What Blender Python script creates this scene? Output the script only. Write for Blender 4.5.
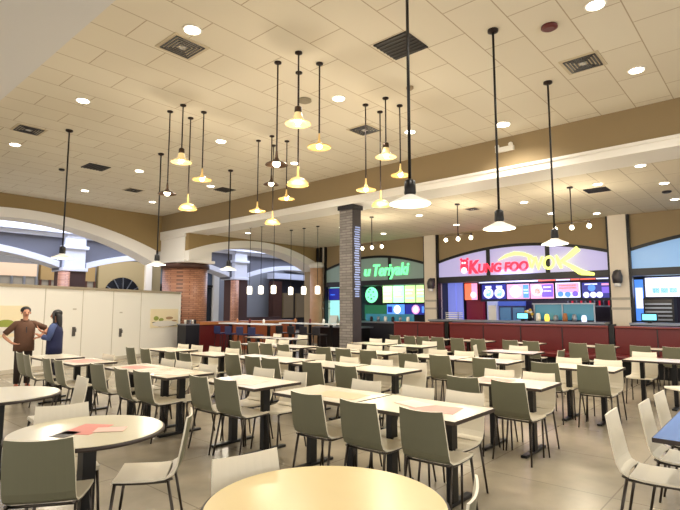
import bpy, math, random
from mathutils import Vector, Matrix
random.seed(7)
for o in list(bpy.data.objects): bpy.data.objects.remove(o)
S = bpy.context.scene
COL = S.collection
PI = math.pi
def lin(c):
    return tuple(((v/255)/12.92 if v/255 <= .04045 else ((v/255+.055)/1.055)**2.4) for v in c)
# ---------------- camera
cam = bpy.data.cameras.new('camera'); cam.sensor_width = 36; cam.lens = 505/680*36
cam.clip_end = 200
co = bpy.data.objects.new('camera', cam); COL.objects.link(co)
co.location = (0, 0, 1.6); co.rotation_euler = (math.radians(96.0), 0, math.radians(41.3-90))
S.camera = co
# ---------------- world, exposure, large lights
W = bpy.data.worlds.new('world'); S.world = W; W.use_nodes = True
W.node_tree.nodes['Background'].inputs[0].default_value = (1.0, .955, .89, 1)
W.node_tree.nodes['Background'].inputs[1].default_value = .80
S.view_settings.view_transform = 'Standard'; S.view_settings.look = 'None'
S.view_settings.exposure = 1.36; S.view_settings.gamma = 1; S.view_settings.use_curve_mapping = False
def lamp(kind, name, loc, energy, color=(1,1,1), size=.1, rot=(0,0,0), spot=None, size_y=None):
    l = bpy.data.lights.new(name, kind); l.energy = energy; l.color = color
    if kind == 'AREA':
        l.size = size
        if size_y: l.shape = 'RECTANGLE'; l.size_y = size_y
    else: l.shadow_soft_size = size
    if spot: l.spot_size = math.radians(spot); l.spot_blend = .7
    o = bpy.data.objects.new(name, l); o.location = loc; o.rotation_euler = rot; COL.objects.link(o); return o
# cool area lamps beyond the arches; the mall ceiling has no opening
lamp('AREA', 'mall_area_light', (8, 23.0, 6.1), 380, (.74,.81,1), 14, size_y=3)
lamp('AREA', 'mall_area_light', (24, 24.0, 6.1), 520, (.74,.81,1), 12, size_y=4)

lamp('AREA', 'shopfront_fill', (10, 27.2, 5.8), 230, (1,.93,.88), 12, size_y=2)  # added area fill that brightens the mall shopfronts behind the arcade
# ---------------- materials
MATS = {}
def mat(name, c, rough=.6, metal=0, em=None, es=1.0, noise=0, nscale=8, coat=0, alpha=1, trans=0):
    if name in MATS: return MATS[name]
    m = bpy.data.materials.new(name); m.use_nodes = True; MATS[name] = m
    nt = m.node_tree; b = nt.nodes['Principled BSDF']
    b.inputs['Base Color'].default_value = (*lin(c), 1)
    b.inputs['Roughness'].default_value = rough; b.inputs['Metallic'].default_value = metal
    if coat: b.inputs['Coat Weight'].default_value = coat
    if trans: b.inputs['Transmission Weight'].default_value = trans
    if alpha < 1: b.inputs['Alpha'].default_value = alpha
    if em is not None:
        b.inputs['Emission Color'].default_value = (*lin(em), 1); b.inputs['Emission Strength'].default_value = es*.58
    if noise:
        tc = nt.nodes.new('ShaderNodeTexCoord'); n = nt.nodes.new('ShaderNodeTexNoise'); n.inputs['Scale'].default_value = nscale
        r = nt.nodes.new('ShaderNodeMix'); r.data_type = 'RGBA'
        a = tuple(v*(1-noise) for v in lin(c)); d = tuple(min(1, v*(1+noise)) for v in lin(c))
        r.inputs[6].default_value = (*a, 1); r.inputs[7].default_value = (*d, 1)
        nt.links.new(tc.outputs['Object'], n.inputs['Vector']); nt.links.new(n.outputs['Fac'], r.inputs[0]); nt.links.new(r.outputs[2], b.inputs['Base Color'])
    return m
def brick_mat(name, c1, c2, mc, bw, rh, ms, off=.5, loc=(0,0,0), wall=False, rough=.7, noise=0, bump=0):
    m = bpy.data.materials.new(name); m.use_nodes = True; MATS[name] = m
    nt = m.node_tree; b = nt.nodes['Principled BSDF']; b.inputs['Roughness'].default_value = rough
    g = nt.nodes.new('ShaderNodeNewGeometry'); br = nt.nodes.new('ShaderNodeTexBrick')
    br.inputs['Scale'].default_value = 1; br.inputs['Brick Width'].default_value = bw; br.inputs['Row Height'].default_value = rh
    br.inputs['Mortar Size'].default_value = ms; br.inputs['Mortar Smooth'].default_value = .1; br.offset = off; br.squash = 1
    br.inputs['Color1'].default_value = (*lin(c1), 1); br.inputs['Color2'].default_value = (*lin(c2), 1); br.inputs['Mortar'].default_value = (*lin(mc), 1)
    mp = nt.nodes.new('ShaderNodeMapping'); mp.inputs['Location'].default_value = loc
    if wall:
        sp = nt.nodes.new('ShaderNodeSeparateXYZ'); ad = nt.nodes.new('ShaderNodeMath'); cb = nt.nodes.new('ShaderNodeCombineXYZ')
        nt.links.new(g.outputs['Position'], sp.inputs[0]); nt.links.new(sp.outputs[0], ad.inputs[0]); nt.links.new(sp.outputs[1], ad.inputs[1])
        nt.links.new(ad.outputs[0], cb.inputs[0]); nt.links.new(sp.outputs[2], cb.inputs[1]); nt.links.new(cb.outputs[0], mp.inputs[0])
    else: nt.links.new(g.outputs['Position'], mp.inputs[0])
    nt.links.new(mp.outputs[0], br.inputs['Vector'])
    out = br.outputs['Color']
    if noise:
        n = nt.nodes.new('ShaderNodeTexNoise'); n.inputs['Scale'].default_value = 1.3; n.inputs['Detail'].default_value = 6
        nt.links.new(g.outputs['Position'], n.inputs['Vector'])
        mr = nt.nodes.new('ShaderNodeMapRange'); mr.inputs[1].default_value = .3; mr.inputs[2].default_value = .7
        mr.inputs[3].default_value = 1-noise; mr.inputs[4].default_value = 1+noise
        nt.links.new(n.outputs['Fac'], mr.inputs[0])
        mx = nt.nodes.new('ShaderNodeVectorMath'); mx.operation = 'SCALE'
        nt.links.new(out, mx.inputs[0]); nt.links.new(mr.outputs[0], mx.inputs['Scale']); out = mx.outputs[0]
    nt.links.new(out, b.inputs['Base Color'])
    return m
M_ceil = brick_mat('ceiling_tile', (232,225,208), (228,220,202), (186,170,144), 1.2, .588, .008, .5, (.01,-.07,0), rough=.85)
M_ceil_low = brick_mat('ceiling_tile_low', (226,216,194), (221,210,188), (175,160,135), 1.2, .6, .008, .5, rough=.85)
M_floor = brick_mat('polished_floor', (153,143,124), (148,138,119), (124,114,96), 1.22, 1.22, .006, 0, rough=.25, noise=.26)
M_colbrick = brick_mat('tan_brick', (134,127,121), (108,102,97), (84,79,75), .3, .075, .008, .5, wall=True, rough=.6)
M_drum = brick_mat('copper_brick', (188,136,106), (164,112,86), (120,82,64), .22, .075, .008, .5, wall=True, rough=.45)
M_gray = mat('grey_paint', (224,223,222), .7)
M_brown = mat('olive_brown_paint', (150,127,84), .75, noise=.04, nscale=2)
M_brown2 = mat('tan_brown_paint', (150,130,96), .75, noise=.04, nscale=2)
M_white = mat('white_trim_paint', (238,234,226), .6)
M_coolwhite = mat('cool_white_plaster', (214,218,232), .6)
M_slate = mat('slate_paint', (104,106,118), .8)
M_mallgrey = mat('mall_grey_paint', (150,152,156), .8)
M_cream = mat('cream_pilaster', (226,214,196), .5, noise=.05, nscale=3)
M_black = mat('black_metal', (16,15,16), .35, .3)
M_dark = mat('dark_panel', (28,26,32), .4)
M_darkwood = mat('dark_wood', (74,42,30), .45, noise=.25, nscale=5)
M_darkbrown = mat('dark_brown_brick', (60,36,32), .6)
M_part = mat('partition_panel', (240,236,226), .5)
M_partcap = mat('partition_cap', (165,152,130), .5)
M_seam = mat('seam', (196,188,172), .7)
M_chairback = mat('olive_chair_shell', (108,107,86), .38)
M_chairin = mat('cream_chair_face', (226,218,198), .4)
M_chrome = mat('dark_tube_metal', (70,64,58), .3, .85)
M_top = mat('cream_laminate', (232,222,200), .22, noise=.03, nscale=2)
M_edge = mat('dark_table_edge', (52,40,34), .4)
M_round = mat('maple_laminate', (236,214,160), .25, noise=.05, nscale=3)
M_round2 = mat('pale_laminate', (230,222,192), .25, noise=.04, nscale=3)
M_reflecttop = mat('laminate_blue_reflection', (112,140,196), .2)  # blue of reflected screen light put into the tabletop colour
M_red = mat('red_vinyl', (92,12,14), .4, noise=.1, nscale=3)
M_orange = mat('tan_wood_cap', (176,112,64), .4)
M_pink = mat('pink_paper', (232,150,138), .6)
M_grayp = mat('dark_leaflet', (90,84,80), .5)
M_bulb = mat('lit_bulb', (255,255,255), .5, em=(255,240,205), es=7)
M_can = mat('lit_downlight', (255,255,255), .5, em=(255,246,222), es=9)
M_lampface = mat('lit_lamp_diffuser', (255,255,255), .4, em=(255,248,228), es=2.0)
M_amber = mat('amber_glass_shade', (222,186,116), .3, em=(255,205,120), es=.1)
M_clear = mat('pale_glass_shade', (238,214,160), .2, em=(255,220,150), es=.18)
M_rimdark = mat('dark_bronze_shade', (70,52,38), .35, .6)
M_rod = mat('bronze_rod', (44,32,28), .4, .5)
M_steel = mat('brushed_steel', (150,155,165), .3, .8)

# ---------------- mesh builder
class MB:
    def __init__(s): s.v = []; s.f = []; s.m = []; s.sm = []
    def face(s, pts, m=0, sm=False):
        i = len(s.v); s.v += [tuple(p) for p in pts]; s.f.append(tuple(range(i, i+len(pts)))); s.m.append(m); s.sm.append(sm)
    def box(s, x0, x1, y0, y1, z0, z1, m=0, R=None):
        P = [(x0,y0,z0),(x1,y0,z0),(x1,y1,z0),(x0,y1,z0),(x0,y0,z1),(x1,y0,z1),(x1,y1,z1),(x0,y1,z1)]
        if R: P = [tuple(R @ Vector(p)) for p in P]
        i = len(s.v); s.v += P
        for q in ((0,3,2,1),(4,5,6,7),(0,1,5,4),(1,2,6,5),(2,3,7,6),(3,0,4,7)):
            s.f.append(tuple(i+k for k in q)); s.m.append(m); s.sm.append(False)
        return s
    def bar(s, a, b, w, t, m=0):      # rectangular bar between points
        a = Vector(a); b = Vector(b); d = (b-a); L = d.length
        R = Matrix.Translation(a) @ d.to_track_quat('Z', 'X').to_matrix().to_4x4()
        return s.box(-w/2, w/2, -t/2, t/2, 0, L, m, R)
    def ring(s, rings, m=0, sm=True, cap=True):
        i = len(s.v); n = len(rings[0])
        for r in rings: s.v += [tuple(p) for p in r]
        for k in range(len(rings)-1):
            for j in range(n):
                a = i+k*n+j; b = i+k*n+(j+1) % n
                s.f.append((a, b, b+n, a+n)); s.m.append(m); s.sm.append(sm)
        if cap:
            s.f.append(tuple(i+j for j in reversed(range(n)))); s.m.append(m); s.sm.append(False)
            e = i+(len(rings)-1)*n
            s.f.append(tuple(e+j for j in range(n))); s.m.append(m); s.sm.append(False)
        return s
    def lathe(s, prof, c=(0,0,0), n=24, m=0, cap=True, sm=True):
        return s.ring([[(c[0]+r*math.cos(2*PI*j/n), c[1]+r*math.sin(2*PI*j/n), c[2]+z) for j in range(n)] for r, z in prof], m, sm, cap)
    def tube(s, pts, r, n=8, m=0, r1=None):
        pts = [Vector(p) for p in pts]; rings = []; up = None
        for k, p in enumerate(pts):
            d = (pts[min(k+1, len(pts)-1)]-pts[max(k-1, 0)]).normalized()
            if up is None: up = Vector((0,0,1)) if abs(d.z) < .9 else Vector((1,0,0))
            x = d.cross(up).normalized(); y = x.cross(d).normalized(); up = y
            rr = r if r1 is None else r+(r1-r)*k/(len(pts)-1)
            rings.append([p+x*rr*math.cos(2*PI*j/n)+y*rr*math.sin(2*PI*j/n) for j in range(n)])
        return s.ring(rings, m)
    def ell(s, c, rx, ry, rz, m=0, n=14, k=9, R=None):
        rings = []
        for a in range(k+1):
            t = -PI/2+PI*a/k; rr = max(math.cos(t), .02)
            ring = [Vector((rx*rr*math.cos(2*PI*j/n), ry*rr*math.sin(2*PI*j/n), rz*math.sin(t))) for j in range(n)]
            if R: ring = [R @ p for p in ring]
            rings.append([p+Vector(c) for p in ring])
        return s.ring(rings, m)
    def strip(s, us, lo, hi, fn, d0, d1, m=0, m_under=None):
        mu = m if m_under is None else m_under
        for k in range(len(us)-1):
            a, b = us[k], us[k+1]; l0, l1, h0, h1 = lo[k], lo[k+1], hi[k], hi[k+1]
            s.face([fn(a,l0,d0), fn(b,l1,d0), fn(b,h1,d0), fn(a,h0,d0)], m)
            s.face([fn(a,l0,d1), fn(a,h0,d1), fn(b,h1,d1), fn(b,l1,d1)], m)
            s.face([fn(a,l0,d0), fn(a,l0,d1), fn(b,l1,d1), fn(b,l1,d0)], mu)
            s.face([fn(a,h0,d0), fn(b,h1,d0), fn(b,h1,d1), fn(a,h0,d1)], m)
        for k in (0, -1):
            s.face([fn(us[k],lo[k],d0), fn(us[k],hi[k],d0), fn(us[k],hi[k],d1), fn(us[k],lo[k],d1)], m)
        return s
    def build(s, name, mats, parent=None, local=False, bevel=0):
        me = bpy.data.meshes.new(name)
        if not isinstance(mats, (list, tuple)): mats = [mats]
        if local or (parent is None and not s.v): off = Vector((0,0,0))
        elif parent is not None:
            off = Vector(parent.location)
            if parent.parent is not None: off = off+Vector(parent.parent.location)
        else:
            xs = [p[0] for p in s.v]; ys = [p[1] for p in s.v]; zs = [p[2] for p in s.v]
            off = Vector(((min(xs)+max(xs))/2, (min(ys)+max(ys))/2, min(zs)))
        me.from_pydata([tuple(Vector(p)-off) for p in s.v], [], s.f)
        for mm in mats: me.materials.append(mm)
        for p, mi, sm in zip(me.polygons, s.m, s.sm): p.material_index = mi; p.use_smooth = sm
        me.update()
        o = bpy.data.objects.new(name, me); COL.objects.link(o)
        if parent is not None: o.parent = parent
        else: o.location = off
        if bevel:
            b = o.modifiers.new('bevel', 'BEVEL'); b.width = bevel; b.segments = 2; b.limit_method = 'ANGLE'
        return o
FX = lambda u, z, d: (u, d, z)     # wall along X
FY = lambda u, z, d: (d, u, z)     # wall along Y
def tag(o, label=None, cat=None, group=None, kind=None):
    if label: o['label'] = label
    if cat: o['category'] = cat
    if group: o['group'] = group
    if kind: o['kind'] = kind
    return o
def empty(name, loc, label, cat, group=None, rz=0):
    o = bpy.data.objects.new(name, None); COL.objects.link(o); o.location = loc; o.rotation_euler = (0,0,rz); o.empty_display_size = .1
    return tag(o, label, cat, group)
def struct(name, mb, mats, bevel=0): return tag(mb.build(name, mats, bevel=bevel), kind='structure')
def box(*a, m=0): return MB().box(*a, m)
def kids(o): return [c for c in ALL if c.parent == o]
def copy_tree(o, parent=None, first=True):
    c = o.copy(); COL.objects.link(c)
    if parent is not None: c.parent = parent
    for ch in o.children: copy_tree(ch, c, False)
    return c
def lr(a, b, n): return [a+(b-a)*k/n for k in range(n+1)]

# =================================================== STRUCTURE
struct('floor', box(-8,36,-10,34,-.2,0), M_floor)
# main ceiling
struct('ceiling', box(1.9,10.4,-8,18.7,5.3,5.45), M_ceil)
struct('ceiling', box(11.2,17.3,-8,16.7,4.45,4.6), M_ceil_low)
mb = box(-6,1.9,-8,18.7,4.38,5.45); struct('ceiling_soffit', mb, M_gray)
# right bulkhead
mb = box(10.4,11.2,-8,18.7,4.60,5.45)
struct('wall_bulkhead', mb, M_brown2)
mb = box(10.33,11.25,-8,18.7,4.42,4.60); mb.box(10.30,10.40,-8,18.65,4.56,4.62)
struct('trim_1', mb, M_white)
# left arched wall (Y=18.7)
us = lr(.66, 10.15, 40)
def a1(x): return 4.83-(x-5.4)**2/23.4
def a1i(x): return 4.53-(x-5.4)**2/19.0
mb = MB(); mb.strip(us, [a1(u) for u in us], [5.45]*len(us), FX, 18.7, 19.5)
mb.box(10.15,10.6,18.7,19.5,3.86,5.45); mb.box(-6,.66,18.7,19.5,0,5.45)
struct('wall_left', mb, M_brown)
mb = MB(); mb.strip(us, [a1i(u) for u in us], [a1(u)+.01 for u in us], FX, 18.64, 19.56); struct('trim_2', mb, M_white)
# pier and brick drum at the corner
mb = box(10.38,11.6,16.95,18.95,3.42,4.45); mb.box(10.30,11.7,16.85,19.05,3.33,3.44); mb.box(10.33,11.66,16.9,19.0,4.3,4.42)
struct('wall_pier', mb, M_white, .02)
dr = empty('brick_drum_column', (11.03,17.9,0), 'round copper-brown brick column under the white pier at the far hall corner', 'column')
MB().lathe([(.86,0),(.86,3.12)], (11.03,17.9,0), 40).build('shaft', M_drum, dr)
MB().lathe([(.86,3.12),(.93,3.14),(.93,3.28),(.9,3.34),(.5,3.34)], (11.03,17.9,0), 40).build('cap_ring', M_darkwood, dr)
# second arch wall (Y=16.7)
us2 = lr(10.4, 17.3, 36)
def a2(x): return 4.40-(x-13.8)**2/18.0
def a2i(x): return 4.13-(x-13.8)**2/15.5
mb = MB(); mb.strip(us2, [a2(u) for u in us2], [4.6]*len(us2), FX, 16.72, 17.5); struct('wall_back', mb, M_brown)
mb = MB(); mb.strip(us2, [a2i(u) for u in us2], [a2(u)+.01 for u in us2], FX, 16.66, 17.56); struct('trim_3', mb, M_white)
# ---- mall beyond the arches
struct('wall_mall', box(-8,36,31,31.2,0,6.4), M_mallgrey)
struct('wall_mall', box(34,34.2,16,31,0,6.4), M_mallgrey)
struct('ceiling_mall', box(-8,36,18.7,31.2,6.3,6.5), M_coolwhite)
struct('wall_mall_side', box(17.3,34,16.5,17.0,0,6.4), M_mallgrey)
mb = MB()
arc = []
def aa(x, c): return 4.10-(x-c)**2/24.0
for c in (-.1, 4.55+0, ): pass
segs = [(.6,8.6,4.6),(9.75,17.8,13.78),(19.1,27.1,23.1)]
for (u0,u1,c) in segs:
    uu = lr(u0,u1,24); mb.strip(uu, [aa(u,c)+.2 for u in uu], [4.75]*25, FX, 24.3, 25.1)
mb.box(8.6,9.75,24.3,25.1,3.3,4.75); mb.box(17.8,19.1,24.3,25.1,3.3,4.75); mb.box(27.1,34,24.3,25.1,3.3,4.75)
struct('wall_arcade', mb, M_slate)
mb = MB()
for (u0,u1,c) in segs:
    uu = lr(u0,u1,24); mb.strip(uu, [aa(u,c)-.02 for u in uu], [aa(u,c)+.25 for u in uu], FX, 24.2, 25.2)
struct('trim_4', mb, M_coolwhite)
mb = box(-8,34,24.1,25.2,4.75,4.92); mb.box(-8,34,23.85,25.3,4.92,5.05); mb.box(-8,34,24.2,25.2,5.05,6.3)
struct('trim_5', mb, M_coolwhite)
LC = ['dark brick mall column with white capital, seen over the white partition', 'dark brick mall column with white capital, seen through the far arch']
for k, cx in enumerate((9.15, 18.45)):
    e = empty('mall_column', (cx,24.6,0), LC[k], 'column', 'mall columns beyond the arches')
    box(cx-.5,cx+.52,24.0,24.9,0,3.25).build('base', M_darkbrown, e)
    MB().lathe([(.24,0),(.24,3.2)], (cx-.42,23.98,0), 20).build('corner_post', M_drum, e)
    mb = box(cx-.42,cx+.48,24.0,25.1,3.25,4.75); mb.box(cx-.52,cx+.58,23.92,25.2,3.25,3.4); mb.box(cx-.52,cx+.58,23.88,25.2,4.25,4.4); mb.box(cx-.36,cx+.42,24.0,25.15,4.75,6.3)
    mb.build('capital', M_coolwhite, e, bevel=.02)
# mall shopfronts
def shopfront(x0,x1,y,z1,label,n,frame,glass,wallm, ztop=3.9):
    e = empty('mall_shopfront', ((x0+x1)/2,y,0), label, 'shopfront')
    box(x0,x1,y+.1,y+.4,0,z1).build('window_glass', glass, e)
    box(x0,x1,y,y+.4,z1,ztop).build('sign_band', wallm, e)
    for k in range(n+1):
        x = x0+(x1-x0)*k/n
        box(x-.05,x+.05,y-.02,y+.1,0,z1).build('mullion', frame, e)
    return e
M_shopglass = mat('shop_glass', (120,116,108), .2, em=(150,140,125), es=.25)
M_darkglass = mat('dark_shop_glass', (30,32,38), .15)
M_pinkwall = mat('pinkish_stucco', (214,190,166), .7)
M_yellowwall = mat('mustard_wall', (160,146,110), .7)
shopfront(4.3,9.4,29.5,3.25,'pale shopfront with thin vertical mullions above the partition at far left',9,M_steel,M_shopglass,M_pinkwall)
shopfront(9.6,12.4,29.5,3.1,'tan shopfront with dark mullions right of the first mall column',6,M_darkwood,M_shopglass,M_brown)
y = 29.5
e = empty('mall_shopfront', (14,y,0), 'mustard shop wall with a dark fan-shaped arched window', 'shopfront')
box(12.6,16.6,y,y+.3,0,4.4).build('wall', M_yellowwall, e)
mb = MB(); uu = lr(12.9,15.1,16); mb.strip(uu, [0]*17, [2.3+math.sqrt(max(0,1.1**2-(u-14.0)**2)) for u in uu], FX, y-.06, y)
mb.build('window', M_darkglass, e)
mb = MB()
for a in range(7):
    t = PI*a/6; mb.bar((14.0,y-.1,2.3),(14.0+1.1*math.cos(t),y-.1,2.3+1.1*math.sin(t)),.05,.05)
mb.build('fan_mullion', M_steel, e)
box(15.35,15.75,y-.2,y,0,4.4).build('white_pier', M_white, e)
# glass storefront with dark interior, right of drum
e = empty('mall_shopfront', (19,27,0), 'dark glass shopfront with a white post, right of the copper brick column', 'shopfront')
box(15.2,18.9,27,27.3,0,2.9).build('window_glass', M_darkglass, e)
box(15.2,18.9,27,27.3,3.0,4.0).build('transom', mat('blue_grey_glass',(92,104,120),.15), e)
box(15.2,18.9,26.9,27.3,2.88,3.02).build('header', M_black, e)
box(18.55,18.95,26.8,27.3,0,4.2).build('post', M_white, e)
for k in range(4): box(15.2+k*.9,15.28+k*.9,26.9,27,0,4.0).build('mullion', M_black, e)
box(14.8,20,26.8,27.4,4.0,4.3).build('cornice', M_coolwhite, e)
# plain grey mall wall and dark restaurant front seen through the far arch
struct('wall_mall_grey', box(18.9,26,28.5,28.9,0,6.3), M_mallgrey)
e = empty('mall_restaurant_front', (27.5,27.5,0), 'dark restaurant front with wooden piers at the end of the mall', 'shopfront')
box(24.2,32,27.7,28.1,0,3.7).build('wall', M_dark, e)
for x in (23.9,): box(x,x+.8,27.3,27.8,0,3.5).build('pier', M_darkwood, e)
box(25.1,26.1,27.55,27.7,.9,2.7).build('window', mat('warm_window',(84,72,58),.3, em=(150,130,95), es=.12), e)
box(26.4,27.4,27.55,27.7,.9,2.7).build('window', MATS['warm_window'], e)
box(24.0,33,27.3,28.1,3.7,4.1).build('cornice', M_coolwhite, e)
box(24.0,33,27.1,28.2,5.3,5.6).build('cornice', M_coolwhite, e)
e2 = empty('exit_sign', (27.6,27.4,4.45), 'small red lit exit sign high over the dark restaurant front', 'sign')
box(27.3,28.0,27.42,27.5,4.45,4.75).build('housing', M_white, e2)
# low furniture far back
tag(box(20.5,24,26.5,27.1,0,1.0).build('mall_bench', M_darkbrown), 'low black planter wall in front of the plain grey mall wall', 'planter')

# =================================================== FOOD COURT STOREFRONTS (X = 17.3)
SX = 17.3
bays = [(-2.6,3.49),(3.99,10.12),(10.62,16.08)]
def sa(y, b): c = (b[0]+b[1])/2; h = (b[1]-b[0])/2; return 3.78-.45*((y-c)/h)**2
mb = MB()
for b in bays:
    uu = lr(b[0],b[1],30); mb.strip(uu, [sa(u,b)+.07 for u in uu], [4.6]*31, FY, SX, SX+.3)
mb.box(SX,SX+.3,-8,-3.1,0,4.6)
struct('wall_storefront', mb, M_brown2)
for k,(y0,y1) in enumerate([(-3.1,-2.6),(3.49,3.99),(10.12,10.62),(16.08,16.3)]):
    mb = box(SX-(.18 if k<3 else .0),SX+.3,y0,y1,0,4.45)
    o = struct('wall_pilaster', mb, M_cream)
    mb = box(SX-.2,SX+.32,y0-.01,y1+.01,1.55,1.62); mb.box(SX-.2,SX+.32,y0-.01,y1+.01,1.85,1.92)
    struct('trim_%d' % (6+k), mb, mat('band_grey',(176,168,154),.5))
    mb = box(SX-.12,SX+.1,y0-.07,y0,0,4.45); mb.box(SX-.12,SX+.1,y1,y1+.07,0,4.45)
    struct('trim_%d' % (10+k), mb, M_black)
struct('wall_corner', box(17.3,17.6,16.46,17.5,0,4.6), M_brown2)
e = empty('round_tan_column', (17.02,16.42,0), 'round tan stone column with white cap at the end of the far arch', 'column')
MB().lathe([(.3,0),(.3,3.45)], (17.02,16.42,0), 28).build('shaft', mat('tan_stone',(206,164,128),.5,noise=.15,nscale=6), e)
MB().lathe([(.27,3.45),(.36,3.52),(.36,3.66),(.27,3.72)], (17.02,16.42,0), 28).build('cap', M_white, e)
# transoms and headers
TR = [('blue',(120,160,205),.45),('lavender',(170,165,210),.55),('green',(122,140,130),.25)]
for i,b in enumerate(bays):
    nm, c, s = TR[i]
    uu = lr(b[0],b[1],30)
    m = mat(nm+'_transom_glass', c, .3, em=c, es=s*.8)
    mb = MB(); mb.strip(uu, [2.77]*31, [sa(u,b)+.01 for u in uu], FY, SX-.02, SX+.04, 0)
    o = struct('window_%d' % (i+1), mb, m)
    mb = MB(); mb.strip(uu, [sa(u,b)-.03 for u in uu], [sa(u,b)+.07 for u in uu], FY, SX-.06, SX+.2, 0)
    n = {0:[.4,1.4],1:[8.01,5.9],2:[12.4,14.3]}[i]
    for yy in n: mb.box(SX-.05,SX+.15,yy-.07,yy+.07,2.75,sa(yy,b))
    tag(mb.build('window_frame', M_black, o), None)
    # keep world place under the window object
    mb2 = box(SX-.1,SX+.3,b[0],b[1],2.56,2.78)
    struct('trim_%d' % (14+i), mb2, M_dark)
# interior shells
struct('wall_kitchen', box(21,21.2,-5,17,0,3.4), mat('kitchen_wall',(58,44,56),.6))
struct('ceiling_kitchen', box(17.6,21,-5,17,3.0,3.1), M_dark)
for y in (3.7,10.35,16.3): struct('wall_divider', box(17.7,21,y-.08,y+.08,0,3.0), M_dark)
lamp('AREA','kitchen_light',(19.3,7,2.95),60,(.65,.7,1),5,size_y=1.2)
lamp('AREA','kitchen_light',(19.3,13.4,2.95),50,(.65,1,.8),4,size_y=1.2)
lamp('AREA','kitchen_light',(19.3,1.0,2.95),50,(.6,.8,1),4,size_y=1.2)

# ---- signs
def textmesh(name, s, yl, yr, z0, z1, X, m, parent, shear=0, bold=0, ext=.03):
    cu = bpy.data.curves.new(name, 'FONT'); cu.body = s; cu.extrude = .05; cu.offset = bold; cu.shear = shear
    o = bpy.data.objects.new(name, cu); COL.objects.link(o)
    dg = bpy.context.evaluated_depsgraph_get(); me = bpy.data.meshes.new_from_object(o.evaluated_get(dg))
    bpy.data.objects.remove(o)
    xs = [v.co.x for v in me.vertices]; ys = [v.co.y for v in me.vertices]
    ax, bx, ay, by = min(xs), max(xs), min(ys), max(ys)
    off = Vector(parent.location)
    for v in me.vertices:
        u = (v.co.x-ax)/(bx-ax); w = (v.co.y-ay)/(by-ay)
        v.co = Vector((X-v.co.z*ext/.05, yl+(yr-yl)*u, z0+(z1-z0)*w))-off
    me.materials.clear(); me.materials.append(m)
    r = bpy.data.objects.new(name, me); COL.objects.link(r); r.parent = parent; return r
M_redneon = mat('red_sign_letters', (235,30,50), .4, em=(255,40,70), es=1.1)
M_yelneon = mat('yellow_sign_letters', (240,245,120), .4, em=(240,248,120), es=1.1)
M_grnneon = mat('green_sign_letters', (90,240,130), .4, em=(110,250,150), es=1.2)
M_whitesign = mat('white_sign_face', (255,240,245), .4, em=(255,225,235), es=.9)
e = empty('shop_sign', (17.1,7,2.8), 'red and yellow lit shop lettering on the lavender glass arch', 'sign')
textmesh('red_letters', 'UNG FOO', 8.40, 6.55, 2.88, 3.22, 17.25, M_redneon, e, .15, .035)
textmesh('initial_letter', 'K', 8.78, 8.36, 2.86, 3.36, 17.25, M_redneon, e, .15, .03)
textmesh('yellow_letters', 'WO', 6.55, 5.66, 2.88, 3.34, 17.22, M_yelneon, e, .1, .02)
def ribbon(mb, pts, X, m=0):        # pts (y,z,halfwidth)
    for k in range(len(pts)-1):
        (ya,za,wa),(yb,zb,wb) = pts[k], pts[k+1]
        d = Vector((yb-ya, zb-za)).normalized(); n = Vector((-d.y, d.x))
        q = [(ya+n.x*wa,za+n.y*wa),(ya-n.x*wa,za-n.y*wa),(yb-n.x*wb,zb-n.y*wb),(yb+n.x*wb,zb+n.y*wb)]
        mb.face([(X,*p) for p in q], m); mb.face([(X-.05,*p) for p in reversed(q)], m)
        for a in range(4): p, r = q[a], q[(a+1) % 4]; mb.face([(X,*p),(X,*r),(X-.05,*r),(X-.05,*p)], m)
mb = MB(); ribbon(mb, [(7.6,3.30,.01),(7.3,3.44,.05),(7.0,3.50,.06),(6.7,3.46,.06),(6.45,3.36,.05),(6.3,3.22,.03)], 17.24); mb.build('brush_stroke', M_yelneon, e)
mb = MB(); ribbon(mb, [(5.6,3.34,.03),(5.52,3.1,.06),(5.45,2.9,.04)], 17.24); mb.build('brush_stroke', M_yelneon, e)
mb = MB(); ribbon(mb, [(4.9,3.52,.09),(5.15,3.32,.08),(5.5,3.08,.05)], 17.24); mb.build('brush_stroke', M_yelneon, e)
mb = MB(); ribbon(mb, [(5.42,3.12,.04),(5.1,2.92,.07),(4.85,2.74,.09),(4.45,2.66,.04)], 17.24); mb.build('brush_stroke', M_yelneon, e)

mb = MB(); mb.ell((17.25,8.95,3.28),.04,.16,.14); mb.ell((17.25,9.08,3.42),.03,.05,.05); mb.ell((17.25,8.82,3.42),.03,.05,.05); mb.box(17.22,17.27,8.80,9.10,2.98,3.2)
mb.build('red_emblem', M_redneon, e)
MB().ell((17.22,8.95,3.0),.04,.12,.12).build('emblem_face', M_whitesign, e)
for yy_ in (9.0,8.9): MB().ell((17.2,yy_,3.28),.03,.04,.04).build('emblem_dot', M_whitesign, e)
e = empty('shop_sign', (17.1,12.5,2.8), 'green lit slanted shop lettering on the pale green glass arch', 'sign')
textmesh('letters', 'Teriyaki', 13.25, 11.42, 2.80, 3.46, 17.25, M_grnneon, e, .22, .02)
textmesh('letter', 'u', 13.75, 13.4, 2.98, 3.28, 17.25, M_grnneon, e, .2, .02)

struct('wall_menu', box(18.62,18.7,10.5,15.0,1.06,3.0), M_dark)
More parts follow.
